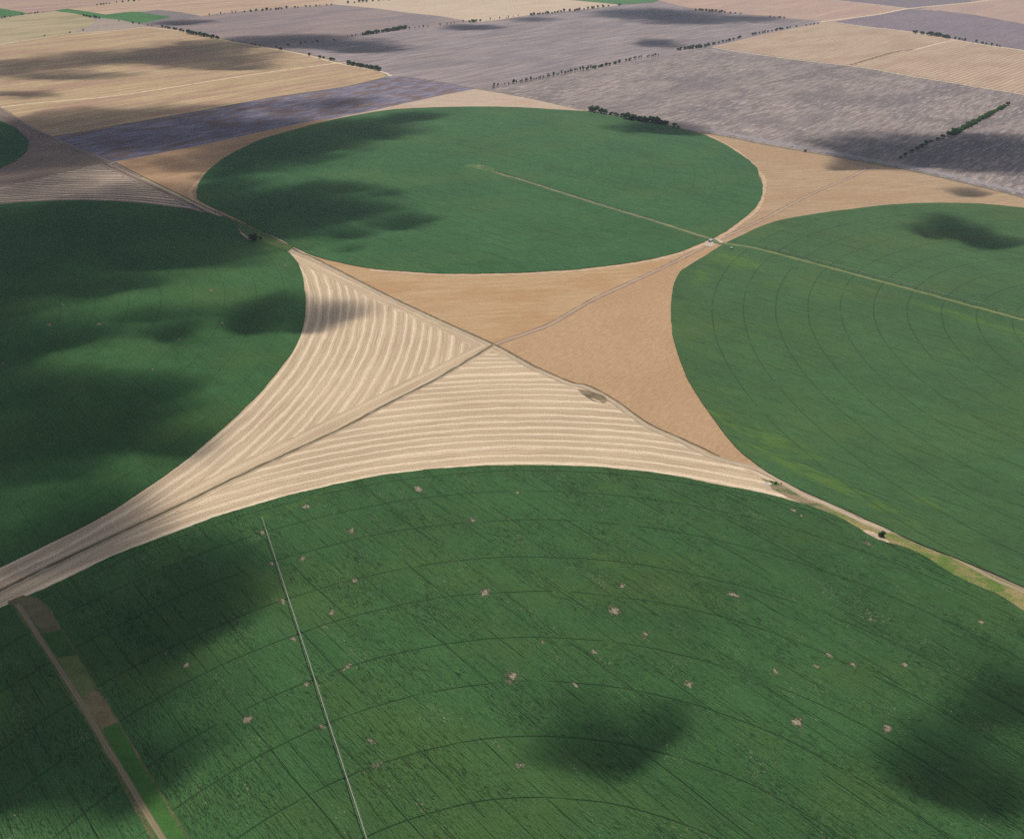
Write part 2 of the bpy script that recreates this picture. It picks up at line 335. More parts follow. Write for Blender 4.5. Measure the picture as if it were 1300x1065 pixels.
STR1, STR2, STRW = srgb(222, 197, 163), srgb(184, 159, 131), srgb(252, 231, 203)
fields = [
 # name, outline in photo coordinates, material
 ('brown_field', "400,327 310,270 905,300 860,326 807,356 754,380 704,409 626,438 560,407 490,373",
  far_field('brown_stubble', srgb(184, 150, 112), srgb(196, 165, 126), srgb(180, 138, 98), ang=0.1, sx=160, sy=5, patch=(120, 60), pamt=.5, fine=.10)),
 ('brown_field', "626,438 704,409 754,380 807,356 868,322 908,307 1010,400 1040,615 992,612 957,593 911,582 860,556 826,543 802,527 779,510 745,491 725,487 704,478 670,461",
  far_field('brown_stubble_east', srgb(186, 152, 116), srgb(194, 160, 124), srgb(180, 143, 106), ang=.9, sx=12, sy=5, patch=(140, 100), pamt=.4, fine=.1)),
 ('tan_field', "908,307 860,322 760,150 860,162 912,171 972,183 1022.5,192 1070,200 1114,208 1165,218 1232,233.5 1300,250 1420,277 1450,330 1000,400",
  far_field('tan_stubble', srgb(172, 144, 114), srgb(186, 158, 126), srgb(174, 140, 108), ang=.1, sx=90, sy=7, patch=(300, 110), pamt=.5, fine=.13)),
 ('straw_field', "345,292 367,303 400,327 490,373 560,407 626,438 555,481 488,515 420,550 382,568 305,603.6 237,637 145,680 34,732 -60,778 -220,800 -100,600 300,420",
  windrow('swath_stubble_west', CB, 1.187*H+9, 15.2, STR1, STR2, STRW, [(XR, R1A, 24), (XR, R2A, 17)])),
 ('straw_field', "626,438 670,464 704,481 725,489 745,493 779,511 802,528 826,543.5 860,559 911,582 957,593 992,612 1024,630 1059,644 1095,662 1100,720 700,760 100,860 -60,860 -120,800 34,732 145,680 237,637 305,603.6 382,568 420,550 488,515 555,481",
  windrow('swath_stubble_south', CC, 1.207*H+9, 14.9, STR1, srgb(184, 159, 131), STRW, [(XR, R1A, 13), (XR, R2A, 13)])),
 ('striped_stubble_field', "-80,250 0,238 66,223 125,209 141,207 180,226 230,249 281,275 330,300 200,330 -80,330",
  windrow('striped_stubble', CB, 1.187*H+6, 13.5, srgb(170, 148, 130), srgb(104, 90, 82), srgb(232, 208, 182), [(XR, R1A, 12)], contrast=1.15, cw_=4.2)),
 ('plowed_field', "-80,120 0,137 36,160 66,174 107,192 141,207 125,209 66,223 0,238 -80,250",
  windrow('ploughed_earth', U(-90, 186), 30, 17., srgb(150, 128, 112), srgb(118, 104, 98), srgb(164, 144, 128), [(XR, R1A, 12)], contrast=.8)),
 ('bluish_plowed_field', "66,174 120,166 169,156 237,144 288,135 338,125 440,110 491,98 511,97.5 565,105 606,113 565,122 521,130 481,139 430,149 406,152 338,166 271,181 203,195 142,206 107,192",
  far_field('bluish_earth', srgb(108, 102, 118), srgb(140, 132, 146), srgb(118, 100, 98), sx=75, sy=18, patch=(110, 42), pamt=1., fine=.14, light=srgb(182, 168, 166), lamt=.25)),
 ('tan_field', "142,206 203,195 271,181 338,166 406,152 520,152 420,260 330,292 281,275 230,249 180,226",
  far_field('ochre_stubble', srgb(178, 142, 108), srgb(188, 154, 120), srgb(168, 132, 100), sx=160, sy=8, patch=(150, 80), fine=.10)),
 ('pale_field', "440,147 481,139 521,130 565,120.5 606,113 640,118 667,123.5 741,139.5 800,152 600,170 406,156",
  far_field('pale_stubble', srgb(188, 166, 146), srgb(200, 178, 154), srgb(190, 156, 130), ang=.1, sx=160, sy=10, patch=(150, 60), fine=.10)),
 ('mauve_field', "606,113 622,110 640,106.5 740,88 835,74.5 904,59.5 928,64 1012,76 1090,85 1165,98 1300,120 1420,142 1450,283 1300,250 1232,233.5 1165,218 1114,208 1070,200 1022.5,192 972,183 912,171 860,162 800,152 741,139.5 667,123.5",
  far_field('mauve_earth', srgb(130, 118, 113), srgb(160, 146, 140), srgb(118, 108, 109), sx=90, sy=13, patch=(380, 160), pamt=.7, fine=.16, light=srgb(190, 172, 160), lamt=.6, lsc=(60, 9))),
 ('mauve_field', "606,113 565,105 511,97.5 491,98 482,88 430,79 392,68 355,61 410,52 443,48.5 480,43.5 524,37.5 559,34 595,28.5 609,28.5 635,25.5 674,19.5 713,15.5 750,11.5 786,7 836,1 880,12 940,18 992,23 1040,27 1042,30 980,42 904,60 835,74.5 740,88 640,106.5 622,110",
  far_field('mauve_earth_north', srgb(134, 120, 119), srgb(160, 146, 144), srgb(126, 117, 121), sx=300, sy=14, patch=(500, 200), pamt=.6, fine=.10, light=srgb(186, 168, 160), lamt=.55, lsc=(260, 10))),
 ('mauve_field', "355,61 325,56 294,51 277,46 237,40 205,34 195,32 255,21.5 276,18.5 313,14.5 341,12.5 377,9.5 421,6.5 444,8 480,11.5 520,17 559,21 593,27 595,28.5 559,34 524,37.5 480,43.5 443,48.5 410,52",
  far_field('mauve_earth_west', srgb(142, 124, 120), srgb(162, 144, 138), srgb(130, 118, 122), sx=400, sy=18, patch=(600, 200), pamt=.6, fine=.09)),
 ('straw_coloured_field', "421,6 444,8 480,11.5 520,17 559,21 593,27 609,28.5 635,25.5 674,19.5 713,15.5 750,11.5 786,7 758,3 720,0 700,-4 430,-4",
  far_field('straw_far', srgb(198, 176, 152), srgb(212, 188, 160), srgb(198, 172, 144), sx=300, sy=12, patch=(300, 120), fine=.10)),
 ('ribbed_tan_field', "230,16 255,21.5 276,18.5 313,14.5 341,12.5 377,9.5 421,6.5 430,-4 190,-4 119,7.5 65,14 85,12 110,15 134,19 159,16 186,15 200,13",
  far_field('banded_tan', srgb(170, 142, 124), srgb(212, 184, 152), srgb(186, 148, 124), sx=700, sy=22, patch=(900, 60), pamt=.6, fine=.10)),
 ('rosy_field', "0,11 35,17 50,15.5 65,14 119,7.5 190,-4 -40,-4 -40,6",
  far_field('banded_rose', srgb(176, 146, 128), srgb(190, 160, 138), srgb(160, 136, 126), sx=700, sy=30, patch=(900, 100), fine=.10)),
 ('young_green_field', "-40,8 0,11 35,17 30,19 0,23 -40,28", None),
 ('young_green_field', "69,14 85,11.5 110,15 134,19 159,16 186,15 218,22 186,29 170,29.5 150,25.5 124,23 95,19", None),
 ('grey_plowed_field', "177,16 200,13 230,16 255,21 200,31.5 195,33 170,29.5 186,29 218,22",
  far_field('grey_earth', srgb(128, 118, 116), srgb(142, 130, 126), srgb(120, 110, 112), sx=300, sy=20, patch=(300, 100))),
 ('meadow_field', "-80,35 0,25 30,19 50,17 69,15 88,16.5 106,20 118,24 122,26.5 119,30 113,34 88,42.5 35,51 0,57 -80,70",
  far_field('dry_grass', srgb(178, 160, 126), srgb(188, 170, 134), srgb(160, 148, 112), sx=400, sy=30, patch=(350, 140), pamt=.8, fine=.08)),
 ('grey_stubble_field', "119,24 124,23 150,25.5 170,29.5 186,33 205,36 186,34.5 150,39 88,43.5 88,42.5 113,34 119,30 122,26.5",
  far_field('grey_stubble', srgb(160, 144, 134), srgb(174, 156, 142), srgb(180, 160, 136), sx=300, sy=20, patch=(300, 100))),
 ('golden_field', "-80,71 0,57.5 35,51.5 88,43.5 150,39 186,34.5 205,36 240,42 294,53 355,63 392,70 430,80 482,90 491,98 440,110 338,125 288,135 237,144 169,156 120,166 66,174 36,160 0,137 -80,105",
  far_field('golden_stubble', srgb(168, 144, 114), srgb(198, 170, 132), srgb(174, 142, 118), sx=420, sy=14, line=.05, period=24, patch=(500, 90), pamt=1., fine=.2, light=srgb(216, 190, 150), lamt=.5, lsc=(300, 7))),
 ('combed_wheat_field', "904,59.5 980,42 1042,29.5 1060,30 1100,35 1156,41 1200,49 1250,58 1300,64.5 1420,82 1420,141 1300,119.5 1165,97.5 1090,84.5 1012,75.5 928,63.5",
  far_field('combed_wheat', srgb(184, 157, 132), srgb(198, 172, 146), srgb(172, 144, 120), ang=math.radians(43), sx=200, sy=8, line=.16, period=19., patch=(300, 120), fine=.13)),
 ('slate_field', "1060,28 1110,19 1152,11.5 1168,11.5 1240,20 1300,31 1420,50 1420,81 1300,64 1250,57 1200,48.5 1156,40.5 1100,34.5",
  far_field('slate_earth', srgb(132, 118, 122), srgb(140, 126, 130), srgb(126, 114, 120), sx=350, sy=20, patch=(400, 150), fine=.08, light=srgb(158, 142, 142), lamt=.5)),
 ('rosy_field', "836,1 880,12 940,18 992,23 1040,27 1060,28 1110,19 1152,11 1100,5 1052,0 1030,-5 830,-5",
  far_field('rose_stubble', srgb(182, 150, 134), srgb(194, 164, 142), srgb(172, 144, 132), sx=500, sy=20, patch=(600, 150), fine=.08)),
 ('slate_field', "1052,0 1100,5 1152,11 1168,11 1200,6.5 1235,3 1225,-5 1030,-5",
  far_field('slate_earth_far', srgb(132, 118, 122), srgb(138, 124, 128), srgb(126, 114, 120), sx=350, sy=20)),
 ('rosy_field', "1168,11 1200,6.5 1235,3 1260,-3 1420,-3 1420,49 1300,31 1240,20",
  far_field('rose_stubble_far', srgb(182, 152, 136), srgb(190, 160, 142), srgb(168, 144, 134), sx=500, sy=20, patch=(600, 150), fine=.08)),
]
mYG = crop('young_crop', Vector((0, 0)), [], srgb(70, 118, 62), rag=0, lineamp=.1, spots=0., grain=5)
zi = 0
for nm, poly, mt in fields:
    zi += 1
    struct(sheet(nm, UL(poly), .02+.004*zi, mt or mYG, amp=1.0, step=12))
tag(sheet('green_crop', blob_circle(CA, EA, R=1.2*H, n=300), 1.0, mA, 1.0, 1.6, 4), 'round dark green irrigated crop in the upper middle, cut by one pale service track', 'crop', None, 'stuff')
tag(sheet('green_crop', blob_circle(CB, EB, R=1.187*H, n=300), .95, mB, .95, 1.1, 3), 'round dark green irrigated crop on the left under most of the cloud shadow', 'crop', None, 'stuff')
tag(sheet('green_crop', blob_circle(CC, EC, R=1.207*H, n=340), .95, mC, .95, 1.3, 2.5), 'nearest dark green irrigated crop, with bare spots and a white sprinkler line across it', 'crop', None, 'stuff')
tag(sheet('green_crop', blob_circle(CD, ED, R=1.25*H, n=300), .95, mD, .95, 1.2, 3), 'round dark green irrigated crop on the right with clear curved wheel tracks', 'crop', None, 'stuff')
cE = U(-45, 184)
eE = UL("0,154 20,162.5 37,179 34,193 20,205 0,214 -60,228 -140,222 -180,190 -120,150 -50,146")
tag(sheet('green_crop', eE, .95, mE, .95, .6, 12), 'small corner of dark green crop at the far left edge', 'crop', None, 'stuff')
tag(sheet('green_crop', UL("700,-6 720,0 752,3 788,6.5 830,3.5 836,1 830,-6"), .9, mYG, .8, 1, 12), 'sliver of light green crop at the top behind the pale straw field', 'crop', None, 'stuff')

# grass verges
def grass(name, c1, c2, c3):
    m = Mat(name, .9); a = m.noise(18, 10, 4, seed=1, rough=.65); b = m.noise(60, 30, 3, seed=2); f = m.noise(1.8, 1.8, 2, seed=3)
    col = m.mix(c1, c2, a.step(.2, .8)); col = m.mix(col, c3, b.step(.5, .85)*.8); col = m.mul(col, .8+.4*f)
    return m.done(col, f*.5+a*.8, .8)
mV = grass('verge_grass', srgb(140, 134, 84), srgb(100, 124, 58), srgb(162, 144, 100))
mV2 = grass('verge_weeds', srgb(138, 128, 98), srgb(96, 108, 66), srgb(160, 138, 112))
mV3 = grass('headland_grass', srgb(78, 104, 56), srgb(92, 112, 60), srgb(118, 112, 82))  # greens darkened to carry the partial shade over this corner
o = sheet('verge_grass', UL("1008,628 1045,636 1087,655 1158,688 1229,716 1300,747 1420,800 1420,850 1300,776 1264,752 1215,733 1176,707 1144,692 1118,687 1095,675 1073,660 1040,650"), .14, mV, amp=2.0)
tag(o, 'yellow green weedy grass strip narrowing between the nearest and the right crop', 'grass', None, 'stuff')
o = sheet('verge_grass', UL("966,606 992,613 1024,631 1045,642 1060,652 1017,638 1000,632 980,621"), .145, mV2, amp=2.0)
tag(o, 'dull olive weeds at the pinch of the pale stubble beside the track', 'grass', None, 'stuff')
o = sheet('verge_grass', UL("280,274 300,280 330,293 352,304 372,314 366,319 345,311 318,304 304,291 299,282"), .96, mV3, amp=1.5)
tag(o, 'bright green grass corner around the lone dark tree', 'grass', None, 'stuff')

# service strip at the lower left: plots of differing colour
def plot(name, s, mt, z): return struct(sheet(name, UL(s), z, mt, amp=.9, step=3))
def plain(name, c, k=.25, g=None):
    m = Mat(name, .95); f = m.noise(2.2, 2.2, 3, seed=1); b = m.noise(14, 9, 3, seed=2); col = m.mul(c, 1-k+f*k+b*k)
    return m.done(col, f*.4+b*.4, .5)
Zs = .96
plot('strip_grass', "10,764 30,756 52,761 66,777 80,801 100,832 121,869 152,916 186,974 238,1062 266,1110 218,1110 190,1062 143,974 116,928 92,889 60,836 36,800", grass('strip_weeds', srgb(104, 106, 70), srgb(84, 96, 58), srgb(124, 114, 84)), Zs)
plot('dirt_apron', "14,762 30,757 50,762 64,777 78,801 62,806 50,795 34,788 22,776", plain('apron_earth', srgb(110, 104, 76)), Zs+.004)
plot('grass_plot', "52,806 78,800 92,824 98,832 74,836 66,829", plain('plot_green', srgb(64, 96, 50)), Zs+.008)
plot('grass_plot', "72,836 98,832 118,869 121,877 102,888 93,870 82,851", plain('plot_olive', srgb(104, 114, 68)), Zs+.012)
plot('dirt_plot', "102,888 121,877 136,895 149,917 129,926 114,908", plain('plot_brown', srgb(126, 112, 82)), Zs+.016)
plot('grass_plot', "131,926 149,917 183,974 235,1062 262,1110 222,1110 196,1062 155,974", plain('plot_bright', srgb(66, 104, 50)), Zs+.020)

# ------------------------------------------------------------------ tracks
def track_mat(name, base, rut, mid, w, ruts=(.9,), dark_side=0):
    m = Mat(name, .95)
    sp = m.nt.nodes.new('ShaderNodeSeparateXYZ'); m.nt.links.new(m.uv, sp.inputs[0]); u, v = X(m, sp.outputs[0]), X(m, sp.outputs[1])
    a = m.noise(1.4, 24, 3, u=u, v=v, seed=1, rough=.6); f = m.noise(1.5, 1.5, 2, seed=2); b = m.noise(6, 70, 2, u=u, v=v, seed=4)
    col = m.mul(m.mix(base, mid, a.step(.3, .7)), .82+.25*f+.12*b)
    q = (u+(m.noise(5, 60, 1, u=u*0, v=v, seed=5)-.5)*1.2).abs(); h = a*.3
    for rr in ruts:
        k = (q-rr).abs().step(1.0, .35); col = m.mix(col, rut, k*(.6+.4*b)); h = h-k*.25
    return m.done(col, h+f*.2, .5)
R1 = UL("-60,110 0,137 36,160 66,174 107,192 143,207 180,226 230,250.5 257,264 281,275 303,284.5 326,296 345,305 361,312.5 379,322.5 400,331 490,377 560,410 626,440 670,464 704,479.5 725,488 745,492 779,510.5 802,527.5 826,543 860,558 911,582 957,594 992,612 1024,630 1059,644 1095,662 1130,674 1165.5,688 1194,699 1229,716.5 1264.6,736 1300,751 1420,806")
R2 = UL("-80,790 34,733 145,680 237,637 305,603.6 382,568 440,541 488,515 555,481 626,438 677,420 704,409 754,380 807,356 860,331 905,308 968,279 1027,248 1078,226 1103,213")
def off(pts, d):
    out = []
    for i, p in enumerate(pts):
        t = (pts[min(i+1, len(pts)-1)]-pts[max(i-1, 0)]).normalized(); out.append(p+Vector((-t.y, t.x))*d)
    return out
mT1 = track_mat('track_pale', srgb(186, 166, 138), srgb(204, 184, 156), srgb(164, 144, 118), 7, (1.0,))
mT3 = track_mat('track_grey', srgb(142, 126, 114), srgb(168, 150, 134), srgb(120, 106, 98), 7, (1.0,))
mT4 = track_mat('track_grassy_brown', srgb(150, 132, 104), srgb(184, 164, 134), srgb(120, 118, 82), 7, (1.1,))
mT2 = track_mat('track_brown', srgb(168, 140, 116), srgb(206, 180, 152), srgb(140, 116, 98), 7, (1.1,))
mTd = track_mat('weedy_shade_strip', srgb(112, 98, 78), srgb(96, 88, 66), srgb(136, 118, 90), 3, (.3,))
mTg = track_mat('grassy_track', srgb(112, 124, 78), srgb(150, 142, 108), srgb(88, 112, 62), 6, (1.0,))
struct(ribbon('dirt_track', R1[:7], 7, .17, mT3, wvar=.3, seed=1))
struct(ribbon('dirt_track', R1[6:34], 8, .172, mT1, wvar=.3, seed=1))
struct(ribbon('dirt_track', R1[33:], 5.5, .171, mT4, wvar=.3, seed=1))
struct(ribbon('dirt_track', R2[:10], 8, .18, mT1, wvar=.2, seed=2))
struct(ribbon('dirt_track', R2[9:], 10, .185, mT2, wvar=.15, seed=3))
def strip(name, pts, w, z, seed, lab):
    tag(ribbon(name, pts, w, z, mTd, amp=1.0, wvar=.45, seed=seed), lab, 'weeds', None, 'stuff')
strip('weed_shade_strip', off(R1[5:20], 6.), 3.0, .22, 4, 'thin dark line of weeds and painted crop shadow along the track left of the crossing')  # beside the upper crop this dark ribbon also paints the crop edge's cast shadow
strip('weed_shade_strip', off(R1[19:28], 5.5), 2.2, .225, 5, 'thin dark line of weeds along the track right of the crossing')
strip('weed_shade_strip', off(R2[:10], 0.3), 3.2, .23, 6, 'dark line of weeds down the middle of the track to the lower left')
# service tracks of the pivots
SA = UL("597,211 606,212 620,216 640,223 665,230 760,260 830,281 880,297 903,304"); SD = UL("903,304 912,309 930,311 960,316 1010,329 1100,353 1200,380 1300,407 1420,439 1490,455")
mSA = track_mat('service_track', srgb(132, 130, 98), srgb(158, 144, 114), srgb(98, 110, 72), 6, (1.2,))
struct(ribbon('service_track', SA, 9, 1.01, mSA, wvar=.3, amp=2.5, seed=7)); struct(ribbon('service_track', SD, 9, 1.0, mTg, wvar=.4, amp=4, seed=8))
struct(sheet('pivot_pad', UL("588,212 596,209.5 608,208.5 620,213 632,218.5 629,220 614,216 601,214"), 1.012, grass('pad_grass', srgb(100, 124, 76), srgb(74, 108, 62), srgb(132, 122, 94)), amp=7, step=5))
struct(ribbon('service_track', UL("22,768 34,785 44,800 68,836 101.5,890 125,930 152,974 205,1062 235,1110"), 4.2, .985, track_mat('strip_track', srgb(120, 112, 84), srgb(146, 130, 104), srgb(112, 112, 78), 5, (.9,)), seed=9))
# paler harvester headlines in the golden field
mHL = plain('pale_headland', srgb(222, 200, 166), .2)
struct(ribbon('field_path', UL("-60,150 0,137 60,130 135,123.5 200,114 271,103 350,91 430,80.5 455,80"), 12, .14, mHL, amp=3, wvar=.5, seed=11))
struct(ribbon('field_path', UL("905,60.5 928,64.5 1012,76.5 1090,85.5 1165,98.5 1300,120.5 1420,143"), 9, .15, mHL, amp=3, wvar=.4, seed=12))
struct(ribbon('field_path', UL("1042,28.5 1060,29.3 1100,34.5 1156,41 1200,49 1250,57.5 1300,64.5 1420,82"), 16, .15, mHL, amp=3, wvar=.4, seed=13))
struct(ribbon('field_path', UL("1040,28.5 1110,19.5 1152,11.7 1200,6.8 1235,3.4 1262,0"), 22, .155, mHL, amp=3, wvar=.4, seed=14))
struct(ribbon('field_path', UL("1030,-2 1100,5 1152,11 1190,14"), 14, .158, mHL, amp=3, wvar=.4, seed=14))
struct(ribbon('field_path', UL("-80,73 0,57.5 35,51.5 88,43.5 150,39.3 186,35.5 240,42 294,53.5 355,64 392,71 430,81 482,91 497,97"), 12, .152, mHL, amp=3, wvar=.4, seed=15))
struct(ribbon('field_path', UL("1136,66.5 1164,63 1190,56 1215,51"), 11, .153, mHL, amp=3, wvar=.5, seed=16))
struct(ribbon('field_path', UL("1080,83 1100,77 1120,71 1136,66.5 1160,63.5"), 14, .157, plain('dark_headland', srgb(132, 114, 94)), amp=5, wvar=.6, seed=17))
struct(ribbon('field_path', UL("966,108 1010,98 1040,91 1072,84.5"), 8, .154, plain('dark_seam', srgb(118, 104, 98)), amp=3, wvar=.5, seed=18))
struct(ribbon('field_path', UL("66,174 150,159.5 237,144.5 338,125.5 440,110.5 491,98"), 7, .156, plain('dark_edge', srgb(108, 96, 84)), amp=2, wvar=.5, seed=19))
struct(ribbon('field_path', UL("497,97 530,100 606,113.5 667,124 741,140.5 800,152.5"), 7, .159, plain('grey_edge', srgb(128, 116, 104)), amp=2, wvar=.5, seed=20))
struct(ribbon('field_path', UL("860,164 912,172 972,184 1022.5,193 1070,201 1114,209 1165,219 1232,234.5 1300,251 1420,278"), 9, .16, plain('grey_weed_edge', srgb(122, 116, 98)), amp=3, wvar=.5, seed=21))
struct(ribbon('pale_margin', UL("868,162.5 920,169 972,179 1060,194 1108,204 1165,214 1232,229 1300,245"), 26, .135, plain('pale_saline', srgb(156, 146, 146)), amp=8, wvar=.5, seed=22))
struct(ribbon('field_path', off(UL("270,268 240,250 252,228 271,211 305,190 338,175 372,166 440,149.5 498,140"), -3), 9, .20, plain('circle_margin', srgb(196, 164, 130)), amp=2, wvar=.5, seed=23))
struct(ribbon('field_path', off(UL("471,341.5 559,347.5 648,347 736,342 807,333 860,321 908,302 942,279 960,263 967.7,233 961,219 934,193 894,171"), -5), 9, .20, plain('circle_margin_b', srgb(200, 170, 138)), amp=2, wvar=.5, seed=24))
struct(ribbon('field_path', off(UL("1300,264.6 1189,258 1078,266.5 986,281 949,296 925,307 893,327 864,344 853,377 853,421.5 868,470.6 911,539.6 950,584"), 6), 9, .20, plain('circle_margin_c', srgb(200, 168, 132)), amp=2, wvar=.6, seed=25))

# dug earth heaps
def heap(name, x, y, rx, ry, h, mt, seed, rz=0, z0=.15):
    p = U(x, y); bm = bmesh.new(); n = 14
    vs = []
    for j in range(n+1):
        for i in range(n+1):
            u, v = i/n*2-1, j/n*2-1; d = math.hypot(u, v)
            hh = max(0, 1-d)*(.6+.8*noise.noise(Vector((u*2.3+seed, v*2.3, seed))))*h
            a, b = u*rx, v*ry
            vs.append((p.x+a*math.cos(rz)-b*math.sin(rz), p.y+a*math.sin(rz)+b*math.cos(rz), z0+hh-.02))
    f = [(j*(n+1)+i, j*(n+1)+i+1, (j+1)*(n+1)+i+1, (j+1)*(n+1)+i) for j in range(n) for i in range(n) if math.hypot((i+.5)/n*2-1, (j+.5)/n*2-1) < 1]
    return mesh_obj(name, vs, f, mt, smooth=True)
mDug = plain('dug_earth', srgb(196, 172, 144), .35); mPit = plain('damp_earth', srgb(118, 104, 84), .35)
struct(sheet('burrow_ground', UL("732,494 748,496 766,502 774,509 766,512 754,510 742,503"), .235, grass('pit_weeds', srgb(140, 122, 98), srgb(112, 102, 76), srgb(168, 146, 120)), amp=1.5, step=3))
h = heap('earth_mound', 757, 508.5, 8, 2, 1.4, mDug, 1, R1A, .23); tag(h, 'low pale mound of dug earth beside the track right of the crossing', 'mound')
h = heap('earth_mound', 974, 614, 5, 3, 1.6, plain('pale_spoil', srgb(214, 200, 180)), 2, 0, .16); tag(h, 'small whitish spoil heap in the weeds where the stubble pinches out', 'mound')
h = heap('earth_mound', 1112, 681, 13, 5, 1.4, mDug, 3, R1A, .16); tag(h, 'pale bare earth heap beside the dark bush on the lower right verge', 'mound')
h = heap('earth_mound', 98, 195.5, 14, 7, 2.5, plain('grey_spoil', srgb(128, 116, 112)), 4, 0, .16); tag(h, 'small grey earth ring in the ploughed field at the left', 'mound')

# ------------------------------------------------------------------ trees
def leaf_mat(name, c1, c2):
    m = Mat(name, .75); f = m.noise(3, 3, 2, u=m.x+m.z, v=m.y+m.z*.7, seed=1)
    oi = m.nt.nodes.new('ShaderNodeObjectInfo'); rnd = X(m, oi.outputs['Random'])
    col = m.mul(m.mix(c1, c2, f.step(.2, .8)), .8+.4*rnd); mt = m.done(col)
    tr = m.nt.nodes.new('ShaderNodeBsdfTranslucent'); mx = m.nt.nodes.new('ShaderNodeMixShader'); mx.inputs[0].default_value = .42
    m.nt.links.new(m.mul(col, 1.3), tr.inputs[0]); m.nt.links.new(m.b.outputs[0], mx.inputs[1]); m.nt.links.new(tr.outputs[0], mx.inputs[2]); m.nt.links.new(mx.outputs[0], m.out.inputs[0])
    return mt
def bark():
    m = Mat('bark'); return m.done(m.mul((.16, .12, .09), .7+.6*m.noise(.4, .4, 2)))
mBark = bark()
mLeaf = [leaf_mat('leaf_dark', (.045, .100, .038), (.11, .19, .075)), leaf_mat('leaf_bluegreen', (.08, .14, .085), (.165, .235, .13)), leaf_mat('leaf_green', (.060, .150, .038), (.13, .25, .07)), leaf_mat('leaf_grey', (.10, .105, .070), (.20, .19, .13))]
def tube(v, f, pts, rs, n=6):
    k0 = len(v)
    for p, r in zip(pts, rs):
        for i in range(n):
            a = 2*math.pi*i/n; v.append((p[0]+r*math.cos(a), p[1]+r*math.sin(a), p[2]))
    for j in range(len(pts)-1):
        for i in range(n):
            f.append((k0+j*n+i, k0+j*n+(i+1) % n, k0+(j+1)*n+(i+1) % n, k0+(j+1)*n+i))
    f.append(tuple(k0+(len(pts)-1)*n+i for i in range(n)))
def tree_proto(name, h, w, mt, leaves, ls, seed, trunk_h=.25, clumps=9, sparse=False):
    rnd = random.Random(seed)
    v, f = [], []
    tube(v, f, [(0, 0, 0), (.1, 0, h*.2), (.15, .1, h*.45), (.1, 0, h*.75)], [h*.028, h*.022, h*.016, h*.006], 6)
    cl = []
    for k in range(clumps):
        a = k*2.399+rnd.random(); rr = w*.5*math.sqrt((k+.5)/clumps)*.8; zz = h*(trunk_h+(1-trunk_h)*(.18+.62*rnd.random()*(1-.45*rr/(w*.5))))
        R = w*(.17+.12*rnd.random())*(1.0 if not sparse else .7)
        c = (rr*math.cos(a), rr*math.sin(a), zz, R); cl.append(c)
        tube(v, f, [(.12, 0, h*(trunk_h*.8+.1*rnd.random())), (c[0]*.5, c[1]*.5, (h*trunk_h+zz)*.55), (c[0], c[1], zz)], [h*.012, h*.008, h*.004], 4)
    root = empty(name); 
    mesh_obj('trunk', v, f, mBark, root)
    v, f = [], []
    for k in range(leaves):
        c = cl[rnd.randrange(len(cl))]
        d = Vector((rnd.gauss(0, 1), rnd.gauss(0, 1), rnd.gauss(0, .8))).normalized()*c[3]*rnd.random()**.45
        p = Vector((c[0], c[1], c[2]))+Vector((d.x, d.y, d.z*.8)); s = ls*(.6+.8*rnd.random())
        n = (d.normalized()+Vector((rnd.uniform(-.7, .7), rnd.uniform(-.7, .7), rnd.uniform(-.3, .9)))).normalized()
        t = n.orthogonal().normalized(); b = n.cross(t); an = rnd.random()*6.28; t, b = t*math.cos(an)+b*math.sin(an), b*math.cos(an)-t*math.sin(an)
        i = len(v); v += [tuple(p+t*s), tuple(p+b*s*.7+n*s*.15), tuple(p-t*s*.9), tuple(p-b*s*.6)]; f.append((i, i+1, i+2, i+3))
    mesh_obj('crown', v, f, mt, root)
    return root
protos = {}
def get_tree(kind, j):
    key = (kind, j)
    if key not in protos:
        nm, h, w, mi, lv, ls, th, cl, sp = {
            'big': ('broadleaf_tree', 17, 17, 0, 1500, 1.1, .12, 13, False),
            'dense': ('broadleaf_tree', 14, 13, 0, 620, 1.4, .02, 10, False),
            'gum': ('gum_tree', 17, 14, 1, 520, 1.5, .02, 10, False),
            'hedge': ('hedge_tree', 10, 12, 2, 480, 1.3, .0, 10, False),
            'bare': ('sparse_tree', 17, 7, 3, 240, 1.2, .1, 9, True)}[kind]
        r = tree_proto(nm, h, w, mLeaf[mi], lv, ls, hash((kind, j)) if False else (sum(map(ord, kind))*7+j), th, cl, sp)
        protos[key] = (r, [False])
    return protos[key]
def put_tree(kind, x, y, s, label, group=None, cat='tree'):
    r, used = get_tree(kind, random.randrange(4) if kind != 'big' else 0)
    if used[0]:
        n = r.copy(); COL.objects.link(n)
        for ch in list(r.children):
            c = ch.copy(); COL.objects.link(c); c.parent = n
        for k in ('group', 'label'):
            if k in n: del n[k]
    else: n = r; used[0] = True
    p = U(x, y); n.location = (p.x, p.y, 0); n.rotation_euler = (0, 0, random.random()*6.28); n.scale = (s*random.uniform(.85, 1.15), s*random.uniform(.85, 1.15), s)
    n.scale = n.scale*{'big': 1.0, 'dense': 1.25, 'gum': 1.3, 'hedge': 1.4, 'bare': 1.25}[kind]
    tag(n, label, cat, group); return n
def row(kind, a, b, n, s, label, group, jit=.5, var=.3, gap=0.):
    for k in range(n):
        if random.random() < gap: continue
        t = (k+random.uniform(-.35, .35)+.5)/n
        put_tree(kind, a[0]+(b[0]-a[0])*t+random.uniform(-jit, jit), a[1]+(b[1]-a[1])*t+random.uniform(-jit, jit)*.35, s*random.uniform(1-var, 1+var), label, group)
put_tree('big', 322.5, 305, .95, 'lone dark round tree in the green grass corner between the left and upper circles')
put_tree('dense', 331, 304, .35, 'small dark shrub just right of the lone round tree', cat='shrub').name = 'shrub'
put_tree('dense', 1119, 679.5, .42, 'dark round bush on the yellow green verge at the lower right', cat='bush').name = 'bush'
